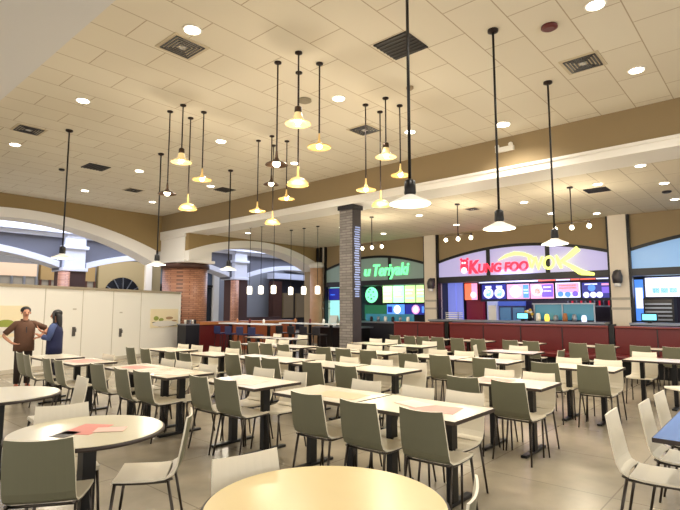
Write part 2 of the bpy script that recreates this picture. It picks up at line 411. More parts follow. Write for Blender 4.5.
# ---- screens
M_scrblue = mat('screen_navy', (30,40,120), .3, em=(28,30,120), es=.9)
M_scrpink = mat('screen_pink', (220,150,190), .3, em=(235,150,190), es=.9)
M_scrwhite = mat('screen_white', (220,225,255), .3, em=(215,220,255), es=1.0)
M_scrorange = mat('screen_orange', (250,110,80), .3, em=(255,105,75), es=1.0)
M_scrcyan = mat('screen_cyan', (120,220,245), .3, em=(110,220,245), es=1.1)
M_scrpale = mat('screen_pale_blue', (190,225,235), .3, em=(185,222,240), es=1.0)
M_scrgreen = mat('screen_yellow_green', (190,235,150), .3, em=(190,238,150), es=1.0)
M_scrmint = mat('screen_mint', (170,235,200), .3, em=(165,235,195), es=1.0)
M_scrpurp = mat('screen_violet', (110,80,190), .3, em=(110,85,200), es=.9)
M_scrsky = mat('screen_sky', (80,130,220), .3, em=(75,130,225), es=.9)
M_scryel = mat('screen_yellow', (245,215,80), .3, em=(245,210,80), es=1)
SC = [M_scrblue,M_scrpink,M_scrwhite,M_scrpurp,M_scrsky,M_scrorange,M_scrgreen,M_scrmint,M_scryel]
def screen(name, X, yl, yr, z0, z1, base, items, label, cat='menu screen', group=None):
    e = empty(name, (X,(yl+yr)/2,z0), label, cat, group)
    box(X,X+.08,yr-.02,yl+.02,z0-.02,z1+.02).build('casing', M_black, e)
    mb = MB(); mb.box(X-.01,X,yr,yl,z0,z1,base)
    for it in items:
        if it[0] == 'r': _,u0,u1,w0,w1,m = it; mb.box(X-.02,X-.01,yl+(yr-yl)*u1,yl+(yr-yl)*u0,z0+(z1-z0)*w0,z0+(z1-z0)*w1,m)
        else:
            _,u,w,r,m = it; cy = yl+(yr-yl)*u; cz = z0+(z1-z0)*w; n = 16
            mb.face([(X-.025,cy+r*math.cos(2*PI*j/n),cz+r*math.sin(2*PI*j/n)) for j in range(n)], m)
    mb.build('display', SC, e); return e
G = 'menu screens over the wok counter'
screen('menu_screen',18.4,8.82,7.86,1.94,2.5,0,[('c',.28,.4,.2,2),('c',.28,.4,.13,4),('c',.74,.4,.2,2),('c',.74,.4,.13,4),('r',.15,.4,.75,.9,2),('r',.6,.85,.75,.9,2)],'navy menu screen with two round plates, leftmost over the wok counter','menu screen',G)
screen('menu_screen',18.4,7.82,6.98,1.94,2.48,1,[('c',.4,.5,.22,2),('c',.42,.5,.14,1),('r',.72,.98,.05,.95,4),('r',.75,.95,.55,.65,2),('r',.75,.95,.35,.45,2)],'pink menu screen with one white plate, second from left over the wok counter','menu screen',G)
screen('menu_screen',18.4,6.94,6.12,1.94,2.47,1,[('c',.3,.55,.2,2),('c',.32,.5,.12,5),('r',.5,.98,.1,.95,3),('r',.56,.9,.7,.82,2),('r',.56,.9,.45,.55,2)],'pink and violet menu screen in the middle of the wok counter row','menu screen',G)
screen('menu_screen',18.4,6.05,5.24,1.96,2.48,2,[('r',.05,.95,.35,.95,1),('c',.2,.25,.1,4),('c',.5,.22,.1,4),('c',.8,.25,.1,3),('r',.15,.85,.6,.68,5),('r',.15,.85,.78,.86,5)],'white and pink menu screen, second from right over the wok counter','menu screen',G)
screen('menu_screen',18.4,5.18,4.3,1.94,2.46,0,[('c',.35,.65,.12,4),('c',.15,.2,.1,2),('c',.4,.2,.1,2),('c',.62,.2,.1,2),('r',.7,.95,.3,.7,3),('r',.7,.95,.8,.92,1),('r',.1,.55,.85,.93,2)],'navy menu screen with small round bowls, rightmost over the wok counter','menu screen',G)
screen('poster_screen',18.3,9.5,8.97,1.92,2.56,5,[('r',.55,1,.0,1,1),('c',.7,.3,.12,2)],'orange and pink poster screen left of the wok menu screens','poster')
e = empty('led_strip', (18.3,6.5,2.58), 'thin glowing red white and blue strip above the wok menu screens', 'light strip')
mb = MB()
ys = [8.9,7.5,6.6,6.0,5.5,5.2,4.7,4.1]
for k in range(7): mb.box(18.3,18.36,ys[k+1]+.04,ys[k],2.56,2.63,[2,2,5,2,5,5,2][k])
mb.build('tube', SC, e)
struct('wall_menu', box(18.5,18.6,4.1,8.95,1.85,2.99), mat('navy_board',(20,20,60),.4))
# lavender lit side panel and dark red wall of wok shop
tag(box(18.3,18.4,9.9,10.25,.9,2.6).box(18.3,18.4,9.62,9.88,.9,2.6).build('lit_side_panel', mat('blue_lit_glass',(130,140,215),.2,em=(120,130,215),es=.55)), 'pale blue lit glass panel at the left end of the wok shop', 'panel')
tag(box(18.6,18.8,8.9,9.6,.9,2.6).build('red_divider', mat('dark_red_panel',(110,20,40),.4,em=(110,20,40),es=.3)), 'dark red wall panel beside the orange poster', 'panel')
# counter of the wok shop
e = empty('serving_counter', (17.0,7,0), 'long steel-topped serving counter of the wok shop', 'counter')
box(16.5,17.2,4.05,10.05,0,1.12).build('body', M_dark, e)
box(16.4,17.3,4.05,10.05,1.12,1.18).build('worktop', M_steel, e)
e = empty('glass_food_guard', (17,5.5,1.18), 'teal glass sneeze guard over the trays on the wok counter', 'sneeze guard')
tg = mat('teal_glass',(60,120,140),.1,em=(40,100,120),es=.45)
box(17.0,17.04,4.45,6.3,1.22,1.72).build('pane', tg, e)
box(16.9,17.3,4.4,6.35,1.72,1.76).build('shelf', M_steel, e)
for y in (4.45,5.4,6.3): box(16.96,17.0,y-.02,y+.02,1.18,1.74).build('post', M_steel, e)
random.seed(3)
for k in range(6):
    y = 4.7+k*.28; c = [M_scrwhite,M_steel,M_orange,M_steel,M_scryel,M_white][k]
    tag(MB().lathe([(.07,0),(.08,.1),(.06,.18+.03*(k%3)),(.03,.2+.03*(k%3))],(16.75,y,1.18),12).build('food_container', c), 'small container on the wok counter, %s from the right end' % ['first','second','third','fourth','fifth','sixth'][k], 'container', 'containers on the wok counter')
e = empty('wall_flower_arrangement', (16.9,6.42,1.18), 'yellow and white flower bunch left of the glass food guard', 'flowers')
mb = MB()
for k in range(9):
    a = k*2.4; mb.ell((16.85+.02*k%3*.02,6.42+.13*math.cos(a)*(.4+.07*k),1.42+.16*math.sin(a)*(.4+.06*k)),.05,.055,.05,m=k%2,n=8,k=5)
mb.build('blooms', [mat('yellow_petal',(230,190,60),.6),M_white], e)
MB().lathe([(.07,0),(.1,.12),(.06,.2)],(16.85,6.42,1.18),12).build('vase', M_dark, e)
e = empty('blue_fridge', (18.0,7.4,1.0), 'dark blue glass-door cooler behind the wok counter', 'fridge')
nb = mat('navy_metal',(28,44,96),.35)
box(17.7,18.25,6.85,7.85,0,1.86).build('body', nb, e)
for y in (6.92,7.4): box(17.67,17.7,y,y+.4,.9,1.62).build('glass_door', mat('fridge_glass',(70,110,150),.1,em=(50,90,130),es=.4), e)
box(17.64,17.7,6.85,7.85,1.68,1.84).build('header', mat('fridge_header',(50,80,170),.3,em=(30,60,160),es=.5), e)
e = empty('white_cabinet', (17.9,8.3,0), 'pale vertical cabinet left of the blue cooler', 'cabinet')
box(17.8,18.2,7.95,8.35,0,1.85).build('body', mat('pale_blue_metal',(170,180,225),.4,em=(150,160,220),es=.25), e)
box(17.78,17.8,8.0,8.3,.95,1.7).build('door', M_white, e)
e = empty('tray_rack', (17.2,9.3,1.18), 'white rack of trays on the left part of the wok counter', 'rack')
for k in range(4): box(16.75,17.1,9.0,9.5,1.2+k*.07,1.23+k*.07).build('tray', M_white, e)
for y in (9.0,9.5): box(16.75,16.78,y-.01,y+.01,1.18,1.46).build('post', M_steel, e)
def pos(name, X, y, z, label):
    e = empty(name, (X,y,z), label, 'register')
    box(X-.02,X+.1,y-.05,y+.05,z,z+.08).build('stand', M_black, e)
    box(X,X+.06,y-.2,y+.2,z+.06,z+.27).build('casing', M_black, e)
    box(X-.01,X,y-.17,y+.17,z+.085,z+.245).build('display', M_scrcyan, e)
pos('cash_register', 16.45, 6.5, 1.18, 'cyan-lit register screen in the middle of the wok counter')
pos('cash_register', 16.45, 2.9, 1.18, 'cyan-lit register screen at the right-hand shop')
M_speck = [mat('speck_red',(200,30,50),.5,em=(200,30,50),es=.6), M_steel, M_darkwood]
for k in range(14):
    y = 4.25+k*.16
    tag(MB().lathe([(.035,0),(.035,.16),(.012,.2),(.012,.25)],(20.6,y,1.7),8).build('sauce_bottle', M_speck[k%2]), 'small bottle on the back shelf under the wok menu screens', 'bottle', 'bottles on the wok back shelf')
tag(box(20.4,20.8,4.1,6.6,1.64,1.70).build('back_shelf', M_steel), 'steel shelf along the back wall of the wok kitchen', 'shelf')
# right shop
e = empty('serving_counter', (17,1,0), 'dark serving counter of the right-hand shop', 'counter')
box(16.5,17.2,-2.4,3.4,0,1.12).build('body', M_dark, e); box(16.4,17.3,-2.4,3.4,1.12,1.18).build('worktop', M_steel, e)
screen('menu_screen',18.4,3.3,1.4,1.95,2.55,2,[('r',.02,.98,.03,.97,2),('r',.1,.2,.2,.45,4),('r',.22,.32,.2,.45,4),('r',.34,.44,.2,.45,4),('r',.1,.5,.6,.7,7),('r',.6,.95,.2,.8,7)],'large pale menu screen with small blue pictures in the right-hand shop')
screen('poster_screen',18.3,3.58,3.34,1.2,2.5,4,[('r',.1,.9,.3,.8,2)],'narrow blue lit panel beside the cream pilaster of the right-hand shop','poster')
e = empty('oven_stack', (18.3,2.9,0), 'dark slatted oven stack under the pale menu screen at right', 'oven')
box(18.2,18.8,2.55,3.35,0,1.9).build('body', M_dark, e)
for k in range(6): box(18.16,18.2,2.6,3.3,1.1+k*.12,1.15+k*.12).build('rack_bar', M_steel, e)
box(18.14,18.2,2.58,3.32,1.76,1.86).build('header', M_grayp, e)
# teriyaki shop
mb = [('r',.05,.95,.1,.25,7),('r',.05,.6,.4,.48,2),('r',.05,.8,.6,.68,2),('r',.05,.7,.8,.86,7)]
G = 'green menu screens over the green-lit counter'
yy = [13.68,13.12,12.5,11.92,11.36]
LL = ['leftmost','second from left','second from right','rightmost']
for k in range(4):
    screen('menu_screen',18.5,yy[k]-.02,yy[k+1]+.02,1.84,2.58,[6,7,6,6][k],[('r',.1,.9,.2+.1*(k%2),.3+.1*(k%2),[7,6,7,7][k]),('r',.1,.7,.5,.56,2),('r',.1,.8,.7,.76,2)],'yellow-green menu screen over the green-lit counter, '+LL[k],'menu screen',G)
screen('photo_screen',18.5,13.44,12.5,1.32,1.76,4,[('c',.6,.5,.19,2),('c',.62,.5,.13,1),('r',.05,.3,.2,.8,0)],'blue photo screen with a pale dish, left under the green menus','menu screen')
screen('photo_screen',18.5,12.46,11.38,1.32,1.76,0,[('c',.5,.5,.2,1),('c',.5,.5,.13,2),('r',.78,.98,.2,.8,4)],'navy photo screen with a pink dish, right under the green menus','menu screen')
e = empty('round_logo_sign', (18.5,14.3,1.85), 'round green lit logo disc with dark markings left of the green menus', 'sign')
mb = MB(); n = 28
mb.box(18.48,18.56,13.72,14.85,1.8,2.62,1)
mb.face([(18.45,14.28+.36*math.cos(2*PI*j/n),2.2+.36*math.sin(2*PI*j/n)) for j in range(n)],0)
mb.build('disc', [mat('logo_green',(120,245,170),.4,em=(120,250,170),es=1.0),M_black], e)
mb = MB()
for (y,z,a) in ((14.42,2.34,.05),(14.16,2.34,.05),(14.3,2.2,.04),(14.45,2.1,.04),(14.12,2.12,.04),(14.28,2.02,.06),(14.35,2.45,.05)): mb.ell((18.43,y,z),.01,a,a*.7,n=10,k=5)
mb.build('markings', M_dark, e)
e = empty('serving_counter', (17,12.5,0), 'dark serving counter with glass top at the green-lit shop', 'counter')
box(16.5,17.2,10.7,14.6,0,1.0).build('body', M_dark, e); box(16.4,17.3,10.7,14.6,1.0,1.06).build('worktop', M_steel, e)
box(16.9,16.94,11.0,13.4,1.08,1.36).build('glass_guard', tg, e)
for k in range(6):
    y = 11.1+k*.36
    tag(MB().lathe([(.06,0),(.07,.12),(.05,.2)],(16.65,y,1.06),10).build('sauce_jar', [M_white,M_steel,M_dark][k%3]), '%s jar on the green-lit counter, %s from the right' % (['white','steel','dark'][k%3],['first','second','third','fourth','fifth','sixth'][k]), 'jar', 'jars on the green-lit counter')
e = empty('kitchen_display', (18.54,14.0,1.1), 'dark green kitchen scene panel with a pale worker shape left of the photo screens', 'panel')
box(18.54,18.6,13.5,14.75,1.08,1.74).build('backdrop', mat('green_dark',(30,90,60),.4,em=(30,100,65),es=.4), e)
# left opening: blue screen and pale glass
screen('menu_screen',17.5,16.05,15.42,1.98,2.5,0,[('r',.1,.9,.1,.9,0),('r',.15,.6,.4,.5,4)],'deep blue screen between the white corner and the brick column')
tag(box(17.6,17.65,15.2,16.1,.6,2.6).build('lit_glass_wall', mat('pale_cyan_lit',(150,215,215),.3,em=(150,220,220),es=.75)), 'pale cyan lit glass wall left of the brick column', 'panel')
e = empty('dark_side_counter', (15.5,13.5,0), 'low dark counter left of the brick column', 'counter')
box(15.2,15.9,12.4,14.6,0,.82).build('body', M_black, e); box(15.1,16.0,12.3,14.7,.82,.86).build('worktop', M_steel, e)
e = empty('tent_sign', (15.5,13.9,.86), 'white folded tent sign on the low dark counter', 'sign')
mb = MB(); mb.bar((15.3,13.9,.86),(15.45,13.9,1.3),.02,.42); mb.bar((15.6,13.9,.86),(15.47,13.9,1.3),.02,.42); mb.build('board', mat('pale_board',(205,212,205),.5), e)
# pilaster fixtures
for k,(y,l) in enumerate([(10.2,'dark hooded wall lamp on the cream pilaster between the green and lavender arches'),(3.75,'dark hooded wall lamp on the cream pilaster right of the yellow sign'),]):
    e = empty('wall_sconce', (17.05,y,2.5), l, 'wall lamp', 'wall lamps on the cream pilasters')
    box(17.02,17.12,y-.06,y+.06,2.45,2.75).build('bracket', M_black, e)
    MB().lathe([(.05,0),(.13,.06),(.15,.25),(.1,.4),(.03,.45)],(16.9,y,2.3),16).build('hood', mat('hood_grey',(74,70,72),.4,.4), e)
    MB().lathe([(.09,0),(.09,.1)],(16.88,y,2.24),14).build('lens', M_gray, e)

# red half walls with booth bench
BL = ['red booth bench with tan top rail, right-hand long section','red booth bench with tan top rail, middle long section','red booth bench with tan top rail, short left section behind the brick column']
for k,(y0,y1) in enumerate([(-4,3.2),(3.34,7.74),(7.94,9.8)]):
    e = empty('booth_bench', (14,(y0+y1)/2,0), BL[k], 'bench', 'red booth benches before the shops')
    box(13.85,14.1,y0,y1,0,1.12).build('backrest', M_red, e, bevel=.02)
    box(13.82,14.13,y0,y1,1.12,1.16).build('top_rail', mat('rail_wood',(120,48,36),.3), e)
    box(13.3,13.85,y0,y1,.36,.48).build('seat', M_red, e, bevel=.03)
    box(13.4,13.85,y0,y1,0,.36).build('plinth', M_black, e)
    n = int((y1-y0)/.9)
    for j in range(1,n): box(13.835,13.86,y0+(y1-y0)*j/n-.01,y0+(y1-y0)*j/n+.01,.5,1.1).build('seam', M_dark, e)
for y in (3.27,7.84):
    tag(box(13.85,14.1,y-.06,y+.06,0,1.2).build('booth_post', M_black), 'black post closing the gap %s' % ('right of the middle red bench' if y < 5 else 'left of the middle red bench'), 'post')
# left red booth
e = empty('booth_bench', (12.9,16.1,0), 'red booth with orange wooden top rail under the far arch', 'bench')
box(10.45,11.9,15.9,16.4,0,1.0).build('backrest', M_red, e, bevel=.03)
box(11.92,15.2,15.9,16.4,0,1.0).build('backrest', mat('orange_vinyl',(150,78,44),.4), e)
box(10.4,15.25,15.85,16.45,1.0,1.1).build('top_rail', M_orange, e)
e = empty('black_condiment_stand', (10.1,16.1,0), 'black condiment cabinet right of the white partition end', 'cabinet')
box(9.86,10.4,15.85,16.4,0,1.0).build('body', mat('navy_black',(14,14,26),.4), e)
box(9.84,10.4,15.82,16.42,1.0,1.04).build('worktop', M_steel, e)
for k in range(5):
    tag(MB().lathe([(.03,0),(.045,.14),(.045,.15)],(9.92+.1*k,16.0,1.04),10).build('paper_cup', [M_white,M_grayp,M_steel,M_white,M_dark][k]), 'small cup on the black condiment cabinet, %s from left' % ['first','second','third','fourth','fifth'][k], 'cup', 'cups on the condiment cabinet')

# brick column
e = empty('brick_column', (10.6,8.94,0), 'square tan brick column with dark side face and pale lettering', 'column')
box(10.42,10.73,8.72,9.17,0,4.3).build('shaft', M_colbrick, e)
box(10.44,10.77,8.69,8.72,0,4.3).build('side_panel', mat('dark_side',(52,46,50),.5), e)
box(10.73,10.77,8.72,9.17,0,4.3).build('back_panel', MATS['dark_side'], e)
box(10.38,10.81,8.65,9.21,4.3,4.43).build('capital', M_dark, e)
mb = MB()
random.seed(5)
for k in range(30):
    z = 1.9+k*.065; mb.box(10.47+random.uniform(0,.05),10.72-random.uniform(0,.06),8.675,8.69,z,z+.035)
mb.build('lettering', mat('pale_blue_letters',(150,165,205),.4,em=(130,150,205),es=.35), e)

# white partition
A = Vector((3.85-.6*6.45,14.3-.6*2.74,0)); B = Vector((10.3,17.04,0)); d = (B-A).normalized(); L = (B-A).length
Rt = Matrix.Translation(A) @ Matrix.Rotation(math.atan2(d.y,d.x),4,'Z')
def pbox(x0,x1,y0,y1,z0,z1): return MB().box(x0,x1,y0,y1,z0,z1,0,Rt)
s0 = L*.6/1.6; s1 = L-s0
P = lambda s: s0+s*s1
e = empty('white_partition', tuple(Rt @ Vector((L/2,0,0))), 'long white temporary partition wall with grey cap behind the two people', 'partition')
pbox(0,L,0,.12,.1,2.12).build('panel', M_part, e)
pbox(-.02,L+.04,-.03,.15,2.12,2.2).build('cap', M_partcap, e)
pbox(0,L,-.02,.14,0,.1).build('kick_plate', M_seam, e)
pbox(L,L+.04,-.03,.15,0,2.2).build('end_post', mat('white_post',(240,238,232),.4), e)
for s in (.17,.35,.52,.7): pbox(P(s)-.01,P(s)+.01,-.008,0,.1,2.12).build('panel_seam', M_seam, e)
for s,z in ((.31,.93),(.57,.82)):
    h = MB().box(P(s)-.05,P(s)+.05,-.02,0,z-.12,z+.14,0,Rt); h.box(P(s)-.03,P(s)+.03,-.07,-.02,z,z+.1,0,Rt); h.build('door_handle', M_grayp, e)
    pbox(P(s)-.06,P(s)+.06,-.008,0,z+.62,z+.66).build('slot', M_seam, e)
def art(s_a,s_b,z0,z1,label,kindp):
    c = Rt @ Vector((P((s_a+s_b)/2),-.02,z0)); e = empty('wall_picture', tuple(c), label, 'picture')
    pbox(P(s_a),P(s_b),-.03,-.002,z0,z1).build('canvas', mat('cream_canvas',(240,226,190),.6), e)
    mb = MB(); x0 = P(s_a); x1 = P(s_b); w = x1-x0; h = z1-z0
    def bl(u,v,ru,rv,m):
        n = 14; mb.face([tuple(Rt @ Vector((x0+w*u+ru*w*math.cos(2*PI*j/n),-.034-.001*m,z0+h*v+rv*h*math.sin(2*PI*j/n)))) for j in range(n)], m)
    for it in kindp: bl(*it)
    mb.build('painting', [mat('leaf_green',(150,160,70),.6),mat('earth',(176,140,100),.6),mat('dark_line',(70,60,50),.6),mat('sky_cream',(228,222,214),.6)], e)
art(.77,.985,.92,1.57,'landscape picture with green shrubs at the right end of the partition',[(.5,.2,.46,.16,3),(.18,.5,.09,.12,0),(.36,.42,.09,.09,0),(.66,.5,.14,.08,1),(.15,.28,.12,.03,2),(.4,.22,.2,.02,2),(.6,.06,.35,.02,2),(.85,.35,.1,.04,1)])
art(-.25,.1,.9,1.66,'picture with a green bush on the partition behind the man',[(.5,.2,.46,.14,3),(.75,.42,.1,.13,0),(.6,.38,.07,.09,0),(.4,.6,.1,.03,1),(.9,.3,.06,.05,1)])

# =================================================== CEILING FIXTURES
def can(x,y,z,label,power=70,r=.10,spot=True):
    e = empty('ceiling_downlight', (x,y,z-.01), label, 'downlight', 'recessed ceiling downlights')
    MB().lathe([(r+.03,0),(r+.03,.012),(r,.012)],(x,y,z-.012),20).build('trim_ring', M_white, e)
    MB().lathe([(r,0),(r,.006)],(x,y,z-.018),20).build('lens', M_can, e)
    if power:
        l = lamp('SPOT','downlight',(x,y,z-.05),power,(1,.94,.84),.12,spot=150)
can_rows = [(3.5,'nearest'),(6.45,'middle'),(8.72,'far')]
ny = {1.5:'right of',5.7:'second from right in',9.2:'middle of',12.9:'second from left in',16.4:'left end of'}
for x,rl in can_rows:
    for y in (1.5,5.7,9.2,12.9,16.4):
        can(x,y,5.3,'round lit downlight, %s the %s row of the main ceiling' % (ny[y],rl))
for x in (3.5,6.45,8.72): lamp('SPOT','downlight',(x,-2.5,5.2),70,(1,.94,.84),.12,spot=150)
lowc = [(11.4,2.0),(13.4,1.9),(12.5,3.07),(13.36,5.12),(11.7,7.2),(15.5,5.13),(13.15,8.3),(16.4,4.1),(15.6,2.0),(15.5,8.3),(13.3,11.6),(15.5,11.4),(12.0,15.2)]
for k,(x,y) in enumerate(lowc):
    can(x,y,4.45,'round lit downlight in the lower ceiling, %s' % ['nearest at the right edge','behind the nearest one at the right edge','beside the dark square vent','above the yellow sign','just beyond the bulkhead above the middle','before the lavender arch','before the cream pilaster','right of the yellow sign near the wall','far at the right edge','before the green arch','left of the brick column','before the green glass','near the copper brick column'][k], 48 if k%2==0 else 0, .09)
can(9.6,4.05,5.3,'very bright round downlight against the bulkhead above the middle right disc pendant',90,.13)
e = empty('emergency_light', (10.38,4.35,5.0), 'small white twin-head emergency light on the bulkhead under the brightest downlight', 'emergency light')
box(10.33,10.4,4.15,4.55,4.98,5.08).build('housing', M_white, e)
for y in (4.2,4.5): MB().ell((10.32,y,5.1),.04,.05,.05).build('lamp_head', M_white, e)
def vent(x,y,z,w,label,kind):
    e = empty('ceiling_vent', (x,y,z-.02), label, 'vent')
    if kind == 'black':
        box(x-w/2,x+w/2,y-w/2,y+w/2,z-.012,z).build('grille', mat('black_grille',(34,30,26),.6), e)
        for k in range(7): box(x-w/2+w*k/7+.01,x-w/2+w*k/7+.03,y-w/2,y+w/2,z-.02,z-.012).build('slat', M_dark, e)
    else:
        box(x-w/2,x+w/2,y-w/2,y+w/2,z-.01,z).build('frame', mat('vent_frame',(205,192,165),.6), e)
        for k in range(5):
            a = w/2-.05-k*.045
            mb = MB(); t = .022
            mb.box(x-a,x+a,y-a,y-a+t,z-.02,z-.01); mb.box(x-a,x+a,y+a-t,y+a,z-.02,z-.01); mb.box(x-a,x-a+t,y-a,y+a,z-.02,z-.01); mb.box(x+a-t,x+a,y-a,y+a,z-.02,z-.01)
            mb.build('louvre_ring', M_dark if k != 4 else M_gray, e)
vent(5.69,3.85,5.3,.56,'black square ceiling vent beside the tall central pendant rod','black')
vent(3.66,6.2,5.3,.55,'square louvred diffuser near the top left downlight','l')
vent(7.93,2.06,5.3,.55,'square louvred diffuser near the right downlights','l')
vent(3.38,11.6,5.3,.55,'square louvred diffuser at the far left of the ceiling','l')
vent(8.0,6.35,5.3,.55,'square louvred diffuser behind the right pendant cluster','l')
vent(5.52,13.42,5.3,.55,'black square ceiling vent at the left above the arch','black')
vent(7.44,15.2,5.3,.5,'small square vent near the arched wall','l')
vent(9.3,13.0,5.3,.5,'small square vent near the far bulkhead behind the left cluster','black')
vent(13.15,3.25,4.45,.5,'black square vent in the lower ceiling','black')
vent(13.3,6.6,4.45,.4,'small vent in the lower ceiling above the menu signs','l')
def disc(x,y,z,r,m,name,label,cat):
    tag(MB().lathe([(r,.05),(r*1.05,.02),(r*.7,0)],(x,y,z-.05),20).build(name, m), label, cat)
disc(6.56,2.09,5.3,.1,mat('maroon',(96,28,28),.4),'fire_alarm','dark red round alarm on the ceiling between pendant rod and diffuser','alarm')
disc(6.1,6.2,5.3,.12,mat('speaker_grey',(150,140,118),.6),'ceiling_speaker','grey round ceiling speaker behind the centre cluster','speaker')
disc(5.0,14.3,5.3,.07,M_dark,'smoke_detector','small dark dome on the ceiling above the left arch','detector')
disc(6.9,4.5,5.3,.06,mat('beige_plastic',(170,150,122),.6),'smoke_detector','small beige dome on the ceiling beyond the black square vent','detector')
disc(14.4,2.0,4.45,.1,M_dark,'smoke_detector','small black dome on the lower ceiling at right','detector')
# tall disc pendants
def big_pendant():
    e = empty('disc_pendant', (0,0,5.3), 'x', 'pendant lamp', 'tall rod pendants with white disc shades')
    MB().lathe([(.07,0),(.07,-.03),(.03,-.05)],(0,0,0),16).build('ceiling_canopy', M_rod, e, local=True)
    MB().tube([(0,0,-.03),(0,0,-2.5)],.016,8).build('rod', M_black, e, local=True)
    MB().lathe([(.02,-2.44),(.055,-2.46),(.06,-2.58),(.05,-2.6)],(0,0,0),16).build('socket', M_black, e, local=True)
    MB().lathe([(.05,-2.6),(.08,-2.62),(.195,-2.675),(.2,-2.69)],(0,0,0),28,cap=False).build('shade', M_white, e, local=True)
    MB().lathe([(.195,-2.686),(.1,-2.70),(.02,-2.705)],(0,0,0),28).build('diffuser', M_lampface, e, local=True)
    return e
bp = big_pendant()
BPL = {(4.1,2.69):'disc pendant on the tallest rod, nearest, left of the centre right',(6.16,2.69):'disc pendant in the middle of the three on the right',(8.24,2.69):'disc pendant farthest of the three on the right, before the yellow sign',
 (3.95,11.0):'disc pendant leftmost, hanging over the white partition',(6.05,11.05):'disc pendant in front of the copper brick column',(8.05,11.0):'disc pendant in front of the far mall column, right of the left trio'}
first = True
for (x,y),l in BPL.items():
    o = bp if first else copy_tree(bp); first = False
    o.location = (x,y,5.3); o['label'] = l
    lamp('POINT','pendant_glow',(x,y,2.52),16,(1,.9,.72),.1)
# cluster pendants
def small_pendant(kind, drop):
    e = empty('glass_pendant', (0,0,5.3), 'x', 'pendant lamp')
    MB().lathe([(.055,0),(.055,-.02),(.02,-.035)],(0,0,0),14).build('ceiling_canopy', M_rod, e, local=True)
    MB().tube([(0,0,-.02),(0,0,-drop+.2)],.012,8).build('rod', M_rod, e, local=True)
    D = -drop
    if kind == 'bell':
        MB().lathe([(.02,D+.27),(.05,D+.25),(.055,D+.17),(.03,D+.15)],(0,0,0),16).build('socket', M_rimdark, e, local=True)
        MB().lathe([(.05,D+.18),(.062,D+.12),(.08,D+.07),(.165,D+.02),(.19,D+.005),(.185,D)],(0,0,0),28,cap=False).build('shade', M_clear, e, local=True)
        MB().ell((0,0,D+.06),.05,.05,.07).build('bulb', M_bulb, e, local=True)
    elif kind == 'cone':
        MB().lathe([(.012,D+.22),(.018,D+.12),(.04,D+.07),(.12,D+.03),(.18,D+.012),(.175,D)],(0,0,0),28,cap=False).build('shade', M_amber, e, local=True)
        MB().ell((0,0,D+.015),.045,.045,.04).build('bulb', M_bulb, e, local=True)
    elif kind == 'dark':
        MB().lathe([(.014,D+.22),(.025,D+.12),(.05,D+.07),(.16,D+.02),(.17,D+.005)],(0,0,0),28,cap=False).build('shade', M_rimdark, e, local=True)
        MB().ell((0,0,D+.03),.06,.06,.06).build('bulb', M_bulb, e, local=True)
    else:
        MB().lathe([(.012,D+.30),(.022,D+.13),(.11,D+.095),(.165,D+.04),(.17,D)],(0,0,0),28,cap=False).build('shade', M_amber, e, local=True)
        MB().lathe([(.15,D+.02),(.05,D+.005),(.01,D)],(0,0,0),20).build('bulb', mat('amber_diffuser',(255,220,150),.4,em=(255,215,140),es=.8), e, local=True)
    return e
CN = ['centre','left','back centre','right']
for ci,(cx,cy) in enumerate([(4.86,5.07),(4.8,8.04),(6.98,8.09),(6.99,5.07)]):
    for dx,dy,kind,z,ln in ((0,0,'bell' if ci != 2 else 'dark',4.22,'highest, glass bell with bright bulb' if ci != 2 else 'highest, dark metal bell'),(.44,0,'cone',3.98,'second highest, flared amber cone'),(0,.45,'dark' if ci<2 else 'cone',3.70,'third highest, flat flared shade'),(.44,.45,'dome',3.48,'lowest, amber dome')):
        p = small_pendant(kind, 5.3-z); p.location = (cx+dx,cy+dy,5.3)
        p['label'] = 'pendant of the %s cluster, %s' % (CN[ci], ln); p['group'] = 'clustered glass pendants'
    lamp('POINT','pendant_glow',(cx+.22,cy+.22,3.42),14,(1,.86,.66),.15)
# cylinder pendants over high tables
CP = [(11.2,14.05),(11.25,13.5),(11.3,12.9),(12.6,13.45),(12.6,12.78),(12.6,12.1)]
for k,(x,y) in enumerate(CP):
    e = empty('cylinder_pendant', (x,y,4.45), 'small white glowing cylinder pendant, %s from the left over the high tables' % ['first','second','third','fourth','fifth','sixth'][k], 'pendant lamp', 'white cylinder pendants over the high tables')
    MB().lathe([(.06,0),(.06,-.03)],(x,y,4.45),12).build('ceiling_canopy', M_rod, e)
    MB().tube([(x,y,4.42),(x,y,2.36)],.009,6).build('cord', M_black, e)
    MB().lathe([(.05,0),(.085,-.03),(.085,-.26),(.06,-.28)],(x,y,2.36),16).build('shade', mat('lit_white_glass',(255,250,235),.4,em=(255,242,215),es=2.6), e)
# three-bulb rod lights before the shops
for k,(y,l) in enumerate([(9.57,'three-bulb rod light right of the brick column'),(6.6,'three-bulb rod light left of the red sign letters'),(3.65,'three-bulb rod light above the yellow sign letters')]):
    x = 12.4
    e = empty('three_bulb_light', (x,y,4.45), l, 'ceiling light', 'three-bulb rod lights')
    MB().lathe([(.07,0),(.07,-.03)],(x,y,4.45),12).build('ceiling_canopy', M_rod, e)
    MB().tube([(x,y,4.42),(x,y,3.6)],.014,8).build('rod', M_rod, e)
    MB().tube([(x,y-.42,3.6),(x,y+.42,3.6)],.007,8).build('crossbar', M_rod, e)
    for j in (-.38,0,.38):
        MB().tube([(x,y+j,3.6),(x,y+j,3.54)],.025,8).build('socket', M_rod, e)
        MB().ell((x,y+j,3.48),.05,.05,.055).build('bulb', M_bulb, e)
    lamp('POINT','rod_glow',(x+.1,y,3.38),26,(1,.88,.66),.2)

